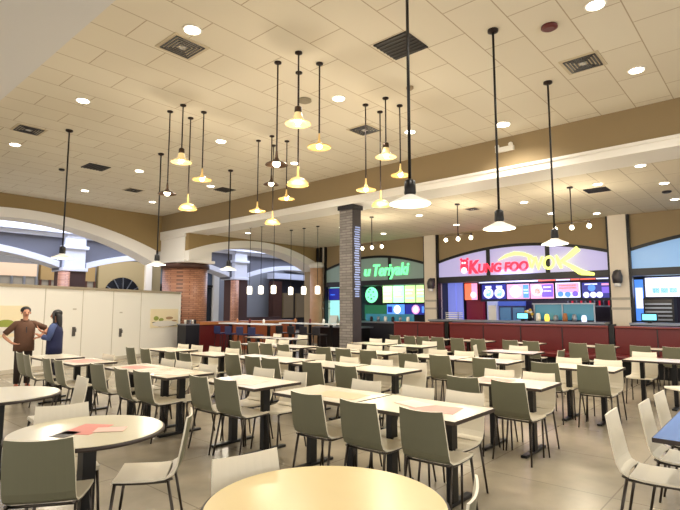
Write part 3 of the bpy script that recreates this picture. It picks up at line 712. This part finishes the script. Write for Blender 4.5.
# =================================================== CHAIRS
def make_chair(inner=None):
    e = empty('cafe_chair', (0,0,0), 'x', 'chair')
    n = 8; T = .012
    prof_s = [(.21,.435),(.20,.45),(.08,.445),(-.06,.443),(-.14,.45)]
    prof_b = [(-.14,.45),(-.185,.475),(-.205,.52),(-.225,.62),(-.245,.73),(-.262,.83)]
    def shell(prof, wf, name, thick):
        mb = MB(); rows = []
        for k,(x,z) in enumerate(prof):
            w = wf(k); row = []
            for j in range(n+1):
                t = j/n*2-1
                dx = -.018*(1-t*t) if name == 'backrest' else 0
                dz = (.012*t*t if (name == 'backrest' and k == len(prof)-1) else 0)-(.006*(1-t*t) if name == 'seat' else 0)
                row.append(Vector((x+dx, t*w, z+dz)))
            rows.append(row)
        for k in range(len(rows)):
            a = rows[max(k-1,0)][4]; b = rows[min(k+1,len(rows)-1)][4]
        # normals
        def nrm(k):
            a = prof[max(k-1,0)]; b = prof[min(k+1,len(prof)-1)]; d = Vector((b[0]-a[0],0,b[1]-a[1])).normalized()
            return Vector((d.z,0,-d.x))
        back = [[p-nrm(k)*thick*(1 if name == 'backrest' else 1) for p in r] for k,r in enumerate(rows)]
        if name == 'seat': back = [[p-Vector((0,0,thick)) for p in r] for r in rows]
        K = len(rows)
        for k in range(K-1):
            for j in range(n):
                mb.face([rows[k][j],rows[k+1][j],rows[k+1][j+1],rows[k][j+1]], 0, True)
                mb.face([back[k][j],back[k][j+1],back[k+1][j+1],back[k+1][j]], 1, True)
        for k in range(K-1):
            for j in (0,n): mb.face([rows[k][j],rows[k+1][j],back[k+1][j],back[k][j]], 0)
        for j in range(n):
            mb.face([rows[-1][j],rows[-1][j+1],back[-1][j+1],back[-1][j]], 0)
            mb.face([rows[0][j],back[0][j],back[0][j+1],rows[0][j+1]], 0)
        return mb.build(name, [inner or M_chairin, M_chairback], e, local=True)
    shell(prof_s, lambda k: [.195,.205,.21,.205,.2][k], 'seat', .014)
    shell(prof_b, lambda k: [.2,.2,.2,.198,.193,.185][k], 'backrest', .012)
    mb = MB(); r = .009
    for s in (-1,1):
        mb.tube([(.19,.19*s,.425),(0,.195*s,.42),(-.13,.19*s,.422),(-.185,.185*s,.44)], r, 6)
    mb.tube([(.15,-.19,.42),(.15,.19,.42)], r, 6); mb.tube([(-.14,-.19,.42),(-.14,.19,.42)], r, 6)
    mb.build('frame', M_chrome, e, local=True)
    for s in (-1,1):
        MB().tube([(.185,.19*s,.43),(.235,.21*s,0)], .0115, 8, r1=.009).build('leg', M_chrome, e, local=True)
        MB().tube([(-.155,.19*s,.43),(-.235,.21*s,0)], .0115, 8, r1=.009).build('leg', M_chrome, e, local=True)
    return e
chair0 = make_chair(); chair_used = [False]
def chair(bx, by, ang, label, group=None):          # bx,by = top centre of backrest; ang = facing
    o = copy_tree(chair0) if chair_used[0] else chair0; chair_used[0] = True
    o.location = (bx+.27*math.cos(ang), by+.27*math.sin(ang), 0); o.rotation_euler = (0,0,ang)
    o['label'] = label
    if group: o['group'] = group
    return o
# =================================================== TABLES
M_post = M_black
def table(x0,x1,y0,y1,label,top=M_top,name='cafe_table',along='Y'):
    e = empty(name, ((x0+x1)/2,(y0+y1)/2,0), label, 'table', 'rectangular cafe tables in rows')
    t = box(x0,x1,y0,y1,.725,.75).build('tabletop', top, e)
    mb = MB(); q = .006
    mb.box(x0-q,x0,y0-q,y1+q,.72,.749); mb.box(x1,x1+q,y0-q,y1+q,.72,.749); mb.box(x0,x1,y0-q,y0,.72,.749); mb.box(x0,x1,y1,y1+q,.72,.749)
    mb.build('edge_band', M_edge, t)
    cx = (x0+x1)/2
    ps = [y0+.22,y1-.22] if (y1-y0) > .8 else [(y0+y1)/2]
    if along == 'Y':
        for p in ps:
            box(cx-.045,cx+.045,p-.03,p+.03,.03,.725).build('leg', M_post, e)
            box(cx-.3,cx+.3,p-.035,p+.035,0,.03).build('foot', M_post, e, bevel=.01)
    else:
        cy = (y0+y1)/2
        for p in (x0+.25,x1-.25):
            box(p-.03,p+.03,cy-.045,cy+.045,.03,.725).build('leg', M_post, e); box(p-.035,p+.035,cy-.28,cy+.28,0,.03).build('foot', M_post, e, bevel=.01)
    return e
# rows: (x0,x1, name, [ (y0,y1,[near seats],[far seats]) ... from right to left ])
rows = [
 (3.50,4.18,'nearest row',3.33,4.33,[(1.93,2.97,[2.13,2.71],[2.27,2.76]),(3.0,3.98,[3.32],[3.41]),(4.28,5.3,[4.60,5.06],[4.52,5.07])]),
 (3.33,4.0,'nearest row, left end',3.1,4.10,[(5.74,6.58,[5.97],[5.96]),(6.6,7.5,[6.42,7.2],[6.59,7.05])]),
 (3.16,3.80,'left rows by the partition',2.97,3.86,[(8.07,9.0,[8.17,8.61],[8.52]),(9.3,10.2,[9.51,10.0],[])]),
 (5.48,6.12,'second row',5.23,6.18,[(2.0,2.9,[2.25,2.78],[2.27,2.75]),(3.87,4.75,[4.48],[4.01,4.6]),(4.8,5.8,[5.14],[5.21]),(5.93,6.9,[6.01,6.45],[5.97,6.75]),(6.93,7.5,[7.0],[])]),
 (5.35,5.95,'second row, left end',4.85,6.0,[(7.65,8.6,[7.81,8.28],[7.99,8.60]),(9.1,10.2,[9.19,9.72],[9.22,9.70])]),
 (7.62,8.28,'third row',7.35,8.35,[(1.8,2.7,[2.0,2.62],[2.04,2.59]),(3.28,4.15,[3.54],[3.53]),(4.2,5.2,[4.31,4.9],[4.37,4.91]),(5.6,6.6,[5.79,6.38],[5.82,6.38]),(6.68,7.6,[6.92],[6.95]),(7.9,8.85,[8.08,8.6],[]),(8.95,9.95,[9.1,9.74],[9.14,9.62])]),
 (9.50,10.15,'fourth row',9.2,10.25,[(1.2,2.1,[],[1.92]),(3.6,4.6,[],[4.16]),(6.0,6.9,[],[6.25]),(7.1,8.1,[],[7.3,7.8]),(10.1,11.0,[],[10.4]),(11.2,12.1,[],[11.5])]),
 (12.1,12.7,'row along the red booths',11.88,12.8,[(1.6,2.5,[1.72,2.29],[]),(2.85,3.7,[2.95,3.49],[]),(4.45,5.2,[4.53,5.03],[]),(5.75,6.6,[5.85,6.42],[]),(6.95,7.5,[7.0,7.45],[]),(7.8,8.5,[7.88,8.38],[])]),
]
ORD = ['rightmost','second from right','third from right','fourth from right','fifth from right','sixth from right','leftmost']
for (x0,x1,rn,xn,xf,tb) in rows:
    for ti,(y0,y1,N,F) in enumerate(tb):
        on = ORD[ti]
        table(x0,x1,y0,y1,'cream-topped cafe table with black legs, %s in the %s' % (on,rn))
        short = rn
        for si,y in enumerate(N):
            side = '' if len(N) == 1 else (' right' if si == 0 else ' left')
            chair(xn+random.uniform(-.03,.03), y, random.uniform(-.07,.07), 'olive back view chair,%s seat at %s table, %s' % (side,on,short), 'cafe chairs with backs to camera')
        for si,y in enumerate(F):
            side = '' if len(F) == 1 else (' right' if si == 0 else ' left')
            chair(xf+random.uniform(-.03,.03), y, PI+random.uniform(-.07,.07), 'cream front view chair,%s seat at %s table, %s' % (side,on,short), 'cafe chairs facing the camera')
# loose chairs at row ends
chair(9.75,3.15,PI/2,'chair in side view at the right end of the bluish table before the red booth','cafe chairs at table ends')
chair(9.8,4.9,-PI/2+.3,'chair in side view at the left end of a fourth-row table','cafe chairs at table ends')
chair(9.2,1.0,PI*.8,'chair half cut by the right frame edge beyond the table with painted blue reflection','cafe chairs at table ends')
# table at right, reflected screen blue painted into its top, side-on chairs
e = table(3.95,5.75,-.1,.72,'table at the right edge of the room, blue screen reflection painted into its top',M_reflecttop,'blue_reflection_table','X')
chair(4.22,1.03,-PI/2+.04,'large cream chair at right facing right, nearest along the table with painted blue reflection','cafe chairs along the blue table')
chair(4.82,.93,-PI/2,'cream chair facing right, middle one along the table with painted blue reflection','cafe chairs along the blue table')
chair(5.42,.92,-PI/2-.03,'cream chair facing right, farthest along the table with painted blue reflection','cafe chairs along the blue table')
# round tables
def round_table(cx,cy,r,m,label,sq):
    e = empty('round_table', (cx,cy,0), label, 'table', 'round tables in the foreground')
    t = MB().lathe([(r,0),(r,.028)],(cx,cy,.722),64,sm=False).build('tabletop', m, e)
    MB().lathe([(r,0),(r+.014,.004),(r+.014,.022),(r,.027)],(cx,cy,.72),64,cap=False).build('edge_band', M_edge, t)
    box(cx-.045,cx+.045,cy-.045,cy+.045,.03,.72).build('leg', M_post, e)
    MB().lathe([(.3,0),(.3,.015),(.06,.04)],(cx,cy,0),32).build('base_disc', M_post, e)
    mb = box(cx-.2,cx+.2,cy-.02,cy+.02,.69,.72); mb.box(cx-.02,cx+.02,cy-.2,cy+.2,.69,.72); mb.build('top_bracket', M_post, e)
round_table(1.70,1.575,.525,M_round,'round maple-topped table nearest the camera at bottom centre',0)
round_table(1.58,3.74,.495,M_round2,'round pale table with pink papers at lower left',0)
round_table(1.62,5.93,.53,M_round2,'round pale table cut by the left frame edge',0)
G = 'cafe chairs at the round tables'
chair(1.13,3.34,.94,'large olive back view chair at lower left round table',G)
chair(2.13,3.34,2.5,'cream chair in side view right of the lower left round table',G)
chair(1.64,4.38,-1.8,'cream chair behind the lower left round table',G)
chair(2.42,5.93,3.05,'cream chair in side view right of the left-edge round table',G)
chair(1.74,2.19,-PI/2-.2,'cream chair back showing above the far left of the nearest round table',G)
chair(2.05,1.05,1.95,'cream chair corner just showing right of the nearest round table',G)
# papers on tables
def paper(x,y,w,h,rz,m,label,z=.75,t=.002):
    R = Matrix.Translation((x,y,z)) @ Matrix.Rotation(rz,4,'Z')
    tag(MB().box(-w/2,w/2,-h/2,h/2,.0005,t+.0005,0,R).build('leaflet', m), label, 'leaflet', 'leaflets on the tables')
paper(3.83,2.3,.3,.42,.2,M_pink,'pink leaflet on the right table of the nearest row')
paper(3.9,2.55,.22,.3,-.3,mat('pale_pink_paper',(240,205,190),.6),'pale pink leaflet beside the pink one on the nearest row',.7526)
paper(3.82,3.35,.32,.5,.1,mat('tan_paper',(205,180,145),.5),'tan leaflet on the second table of the nearest row')
paper(3.75,4.75,.35,.4,.3,MATS['pale_pink_paper'],'pale pink leaflet on the third table of the nearest row')
paper(3.65,6.1,.35,.4,.3,MATS['pale_pink_paper'],'pale pink leaflet on a left table of the nearest row')
paper(3.65,7.1,.3,.4,.1,M_pink,'pink leaflet on the far left table of the nearest row')
paper(3.5,8.6,.4,.5,.1,M_pink,'pink leaflet on the table near the partition')
paper(5.8,2.65,.35,.4,.1,M_pink,'pink leaflet on the rightmost table of the second row')
paper(1.58,3.76,.3,.22,.6,M_pink,'pink leaflet at the centre of the lower left round table')
paper(1.68,3.62,.14,.2,.9,MATS['pale_pink_paper'],'pale pink leaflet overlapping the pink one on the round table',.7525)
paper(1.42,3.72,.16,.12,.5,M_grayp,'dark card left of the pink leaflets on the round table')
# high tables with stools
for k,(x,y0,y1,l) in enumerate([(11.2,12.7,15.4,'long white-topped high table left, with dark stools'),(12.75,11.3,13.9,'long white-topped high table left of the brick column')]):
    e = empty('high_table', (x,(y0+y1)/2,0), l, 'table', 'long high tables')
    box(x-.3,x+.3,y0,y1,1.04,1.08).build('tabletop', mat('white_laminate',(235,238,240),.2), e, bevel=.005)
    for y in (y0+.3,(y0+y1)/2,y1-.3):
        box(x-.04,x+.04,y-.04,y+.04,.03,1.04).build('leg', M_black, e); box(x-.28,x+.28,y-.05,y+.05,0,.03).build('foot', M_black, e)
    for j in range(4):
        y = y0+.4+j*(y1-y0-.8)/3
        s = empty('bar_stool', (x-.45,y,0), 'dark %s bar stool at the %s high table, %s from the right' % (['navy','black'][k],['left','right'][k],['first','second','third','fourth'][j]), 'stool', 'bar stools at the high tables')
        c = mat('navy_seat',(24,34,84),.4) if k == 0 else M_dark
        X = x-.45
        box(X-.18,X+.18,y-.18,y+.18,.70,.74).build('seat', c, s, bevel=.01)
        box(X-.2,X-.17,y-.18,y+.18,.74,.98).build('backrest', c, s, bevel=.01)
        for a in (-1,1):
            for b in (-1,1): MB().tube([(X+.14*a,y+.14*b,.7),(X+.19*a,y+.19*b,0)],.012,6).build('leg', M_black, s)
# small items on high tables
for k in range(6):
    x,y = [(11.15,13.2),(11.2,14.0),(11.2,14.7),(12.7,11.9),(12.75,12.6),(12.7,13.3)][k]
    tag(MB().lathe([(.035,0),(.04,.12),(.02,.15)],(x,y,1.08),10).build('shaker', [M_white,M_red,M_orange][k%3]), '%s shaker on the high tables, %s from the left' % (['white','red','orange'][k%3],['third','second','first','sixth','fifth','fourth'][k]), 'shaker', 'shakers on the high tables')

# =================================================== PEOPLE
def skinmesh(name, chains, mats, parent, sub=1, smooth=True):
    """chains: list of lists of (co, radius); first point of first chain is the root; repeated coordinates are merged"""
    verts = []; rad = []; edges = []; idx = {}
    for ch in chains:
        prev = None
        for c, r in ch:
            k = tuple(round(v,4) for v in c)
            if k not in idx: idx[k] = len(verts); verts.append(c); rad.append(r)
            i = idx[k]
            if prev is not None and prev != i: edges.append((prev,i))
            prev = i
    me = bpy.data.meshes.new(name); me.from_pydata(verts, edges, [])
    o = bpy.data.objects.new(name, me); COL.objects.link(o)
    sk = o.modifiers.new('skin','SKIN'); sk.use_smooth_shade = True; sk.branch_smoothing = .4
    if not me.skin_vertices:
        bpy.context.view_layer.objects.active = o
        me.attributes.new if False else None
    sv = me.skin_vertices[0].data if me.skin_vertices else None
    if sv is None: raise RuntimeError('skin')
    for i, r in enumerate(rad): sv[i].radius = (r[0], r[1]) if isinstance(r, tuple) else (r, r)
    sv[0].use_root = True
    sb = o.modifiers.new('sub','SUBSURF'); sb.levels = sub; sb.render_levels = sub
    me.materials.append(mats); 
    if parent: o.parent = parent
    return o
def loft(mb, secs, m=0, n=20):       # secs (center, rx, ry, yaw)
    rings = []
    for c, rx, ry in secs: rings.append([(c[0]+rx*math.cos(2*PI*j/n), c[1]+ry*math.sin(2*PI*j/n), c[2]) for j in range(n)])
    mb.ring(rings, m)
def hand(w, d, side, curl=.5):
    """w wrist point, d hand direction; returns finger chains rooted in the palm"""
    w = Vector(w); d = Vector(d).normalized(); s = d.cross(Vector((0,0,1)))
    s = s.normalized() if s.length > .1 else Vector((0,1,0)); dn = s.cross(d).normalized()*-1*side
    palm = w+d*.045; out = []
    for k,(off,ln) in enumerate(((-.03,.065),(-.01,.078),(.01,.074),(.03,.058))):
        b = w+d*.085+s*off
        out.append([(tuple(palm),.028),(tuple(b),.0115),(tuple(b+d*ln*.5+dn*.012*curl),.009),(tuple(b+d*ln*.85+dn*.04*curl),.007)])
    t = w+d*.03+s*.035*side
    out.append([(tuple(palm),.028),(tuple(t+s*.02*side+d*.01),.012),(tuple(t+s*.035*side+d*.045),.009)])
    return tuple(palm), out
def person(name, label, loc, rz, scale, P, shirt_m, trouser_m, skin_m, hair_m, longhair, shoes_m, woman):
    e = empty(name, loc, label, 'person', rz=rz); e.scale = (scale,)*3
    pel = (0,0,.95); ch = []
    ch.append([(pel,.12),((0,0,1.12),.105),((0,0,1.3),.12),((.0,0,1.42),.085),((.01,0,1.49),.052),((.02,0,1.56),.058),((.025,0,1.62),.082),((.02,0,1.68),.088),((.01,0,1.725),.062)])
    for s in (1,-1):
        sh = (0,.16*s,1.40); el = P['el'][0 if s == 1 else 1]; wr = P['wr'][0 if s == 1 else 1]; hd = P['hd'][0 if s == 1 else 1]
        pl, fing = hand(wr, hd, s)
        ch.append([((0,0,1.3),.12),(sh,.058),(el,.04),(wr,.027),(pl,.028)]); ch += fing
        hip = (0,.09*s,.90); kn = (.02,.10*s,.48); an = (-.01,.10*s,.08)
        ch.append([(pel,.12),(hip,.085),(kn,.055),(an,.036),((.05,.105*s,.035),.033),((.15,.115*s,.025),.026)])
    ch.append([((.025,0,1.62),.082),((.10,0,1.615),.02),((.122,0,1.607),.012)])      # nose
    body = skinmesh('body', ch, skin_m, e)
    # face details
    for s in (1,-1):
        MB().ell((.093,.032*s,1.645),.012,.014,.010,n=10,k=6).build('eye', M_dark, e, local=True)
        MB().ell((.02,.088*s,1.63),.02,.01,.03,n=10,k=6).build('ear', skin_m, e, local=True)
    MB().ell((.088,0,1.575),.012,.026,.007,n=10,k=6).build('mouth', mat('lips',(150,80,70),.5), e, local=True)
    # hair
    mb = MB(); mb.ell((-.03,0,1.69),.105,.102,.088,n=20,k=10)
    if longhair:
        loft(mb, [((-.05,0,1.70),.07,.095),((-.07,0,1.60),.06,.10),((-.085,0,1.48),.05,.105),((-.10,0,1.34),.035,.09),((-.105,0,1.24),.015,.05)])
        for s in (1,-1): mb.tube([(.03,.085*s,1.70),(.02,.098*s,1.6),(.0,.10*s,1.46),(-.02,.10*s,1.34)],.032,8,r1=.018)
    mb.build('hair', hair_m, e, local=True)
    # shirt: torso + sleeves
    mb = MB()
    hem = .80 if not woman else .76
    loft(mb, [((0,0,hem),.165,.205 if not woman else .22),((0,0,.95),.165,.205),((0,0,1.10),.165,.195 if not woman else .18),((0,0,1.25),.165,.205),((0,0,1.36),.14,.205),((0,0,1.43),.095,.17),((0,0,1.475),.06,.075)])
    for s in (1,-1):
        sh = Vector((0,.17*s,1.39)); el = Vector(P['el'][0 if s == 1 else 1]); wr = Vector(P['wr'][0 if s == 1 else 1])
        end = sh+(el-sh)*(.85 if not woman else 1.0)
        pts = [Vector((0,.08*s,1.39)), sh, sh+(end-sh)*.5, end]
        if woman: pts += [el+(wr-el)*.55]
        mb.tube(pts, .078, 12, m=1, r1=.062)
    mb.build('shirt', shirt_m, e, local=True)
    if not woman:
        mb = MB(); mb.tube([(.065,.05,1.465),(.085,0,1.44),(.065,-.05,1.465)],.014,8); mb.tube([(-.03,.08,1.48),(-.07,0,1.49),(-.03,-.08,1.48)],.016,8); mb.build('collar', shirt_m[0], e, local=True)
        mb = MB(); mb.box(.13,.170,-.008,.008,1.2,1.33); mb.build('placket', M_dark, e, local=True)
    # trousers
    mb = MB(); loft(mb, [((0,0,.84),.115,.165),((0,0,.95),.125,.168),((0,0,1.0),.122,.163)])
    for s in (1,-1): mb.tube([(0,.08*s,.92),(0,.09*s,.86),(.02,.10*s,.48),(-.005,.10*s,.10)],.098,14,r1=.06)
    mb.build('trousers', trouser_m, e, local=True)
    for s in (1,-1):
        mb = MB(); mb.ell((.05,.108*s,.045),.13,.048,.045,n=14,k=8); mb.box(-.07,.17,.07*s-.0 if s>0 else -.146,.146 if s>0 else -.07,0,.02); mb.build('shoe', shoes_m, e, local=True)
    return e
skin1 = mat('skin_tan',(196,140,110),.5); skin2 = mat('skin_light_brown',(190,132,104),.5)
brown_shirt = mat('brown_polo',(92,62,44),.8,noise=.12,nscale=20); dk = mat('dark_trousers',(40,28,22),.8)
navy = mat('navy_top',(26,32,72),.8); bluesl = mat('blue_grey_sleeve',(70,86,132),.8); navy2 = mat('navy_trousers',(20,20,42),.8)
hair = mat('black_hair',(20,16,18),.55)
toC = lambda p: math.atan2(-p[1],-p[0])
mp = (3.58,11.72); wp = (4.0,11.28)
am = toC(mp)
person('person','person in brown polo shirt and dark trousers, hand on hip, before the partition',(mp[0],mp[1],0),am+.2,.92,
  dict(el=[(-.04,.46,1.27),(-.04,-.40,1.14)],wr=[(.17,.27,1.10),(.12,-.25,.98)],hd=[(.2,-.7,-.15),(.3,.75,-.2)]),
  [brown_shirt,brown_shirt],dk,skin1,hair,False,mat('rust_shoe',(150,72,44),.6),False)
person('person','person with long dark hair in navy top with hands held in front, beside the tables',(wp[0],wp[1],0),am-1.9,.885,
  dict(el=[(.06,.22,1.12),(.08,-.24,1.14)],wr=[(.30,.10,1.18),(.32,-.06,1.28)],hd=[(.5,-.4,.3),(.6,.1,.7)]),
  [navy,bluesl],navy2,skin2,hair,True,M_dark,True)
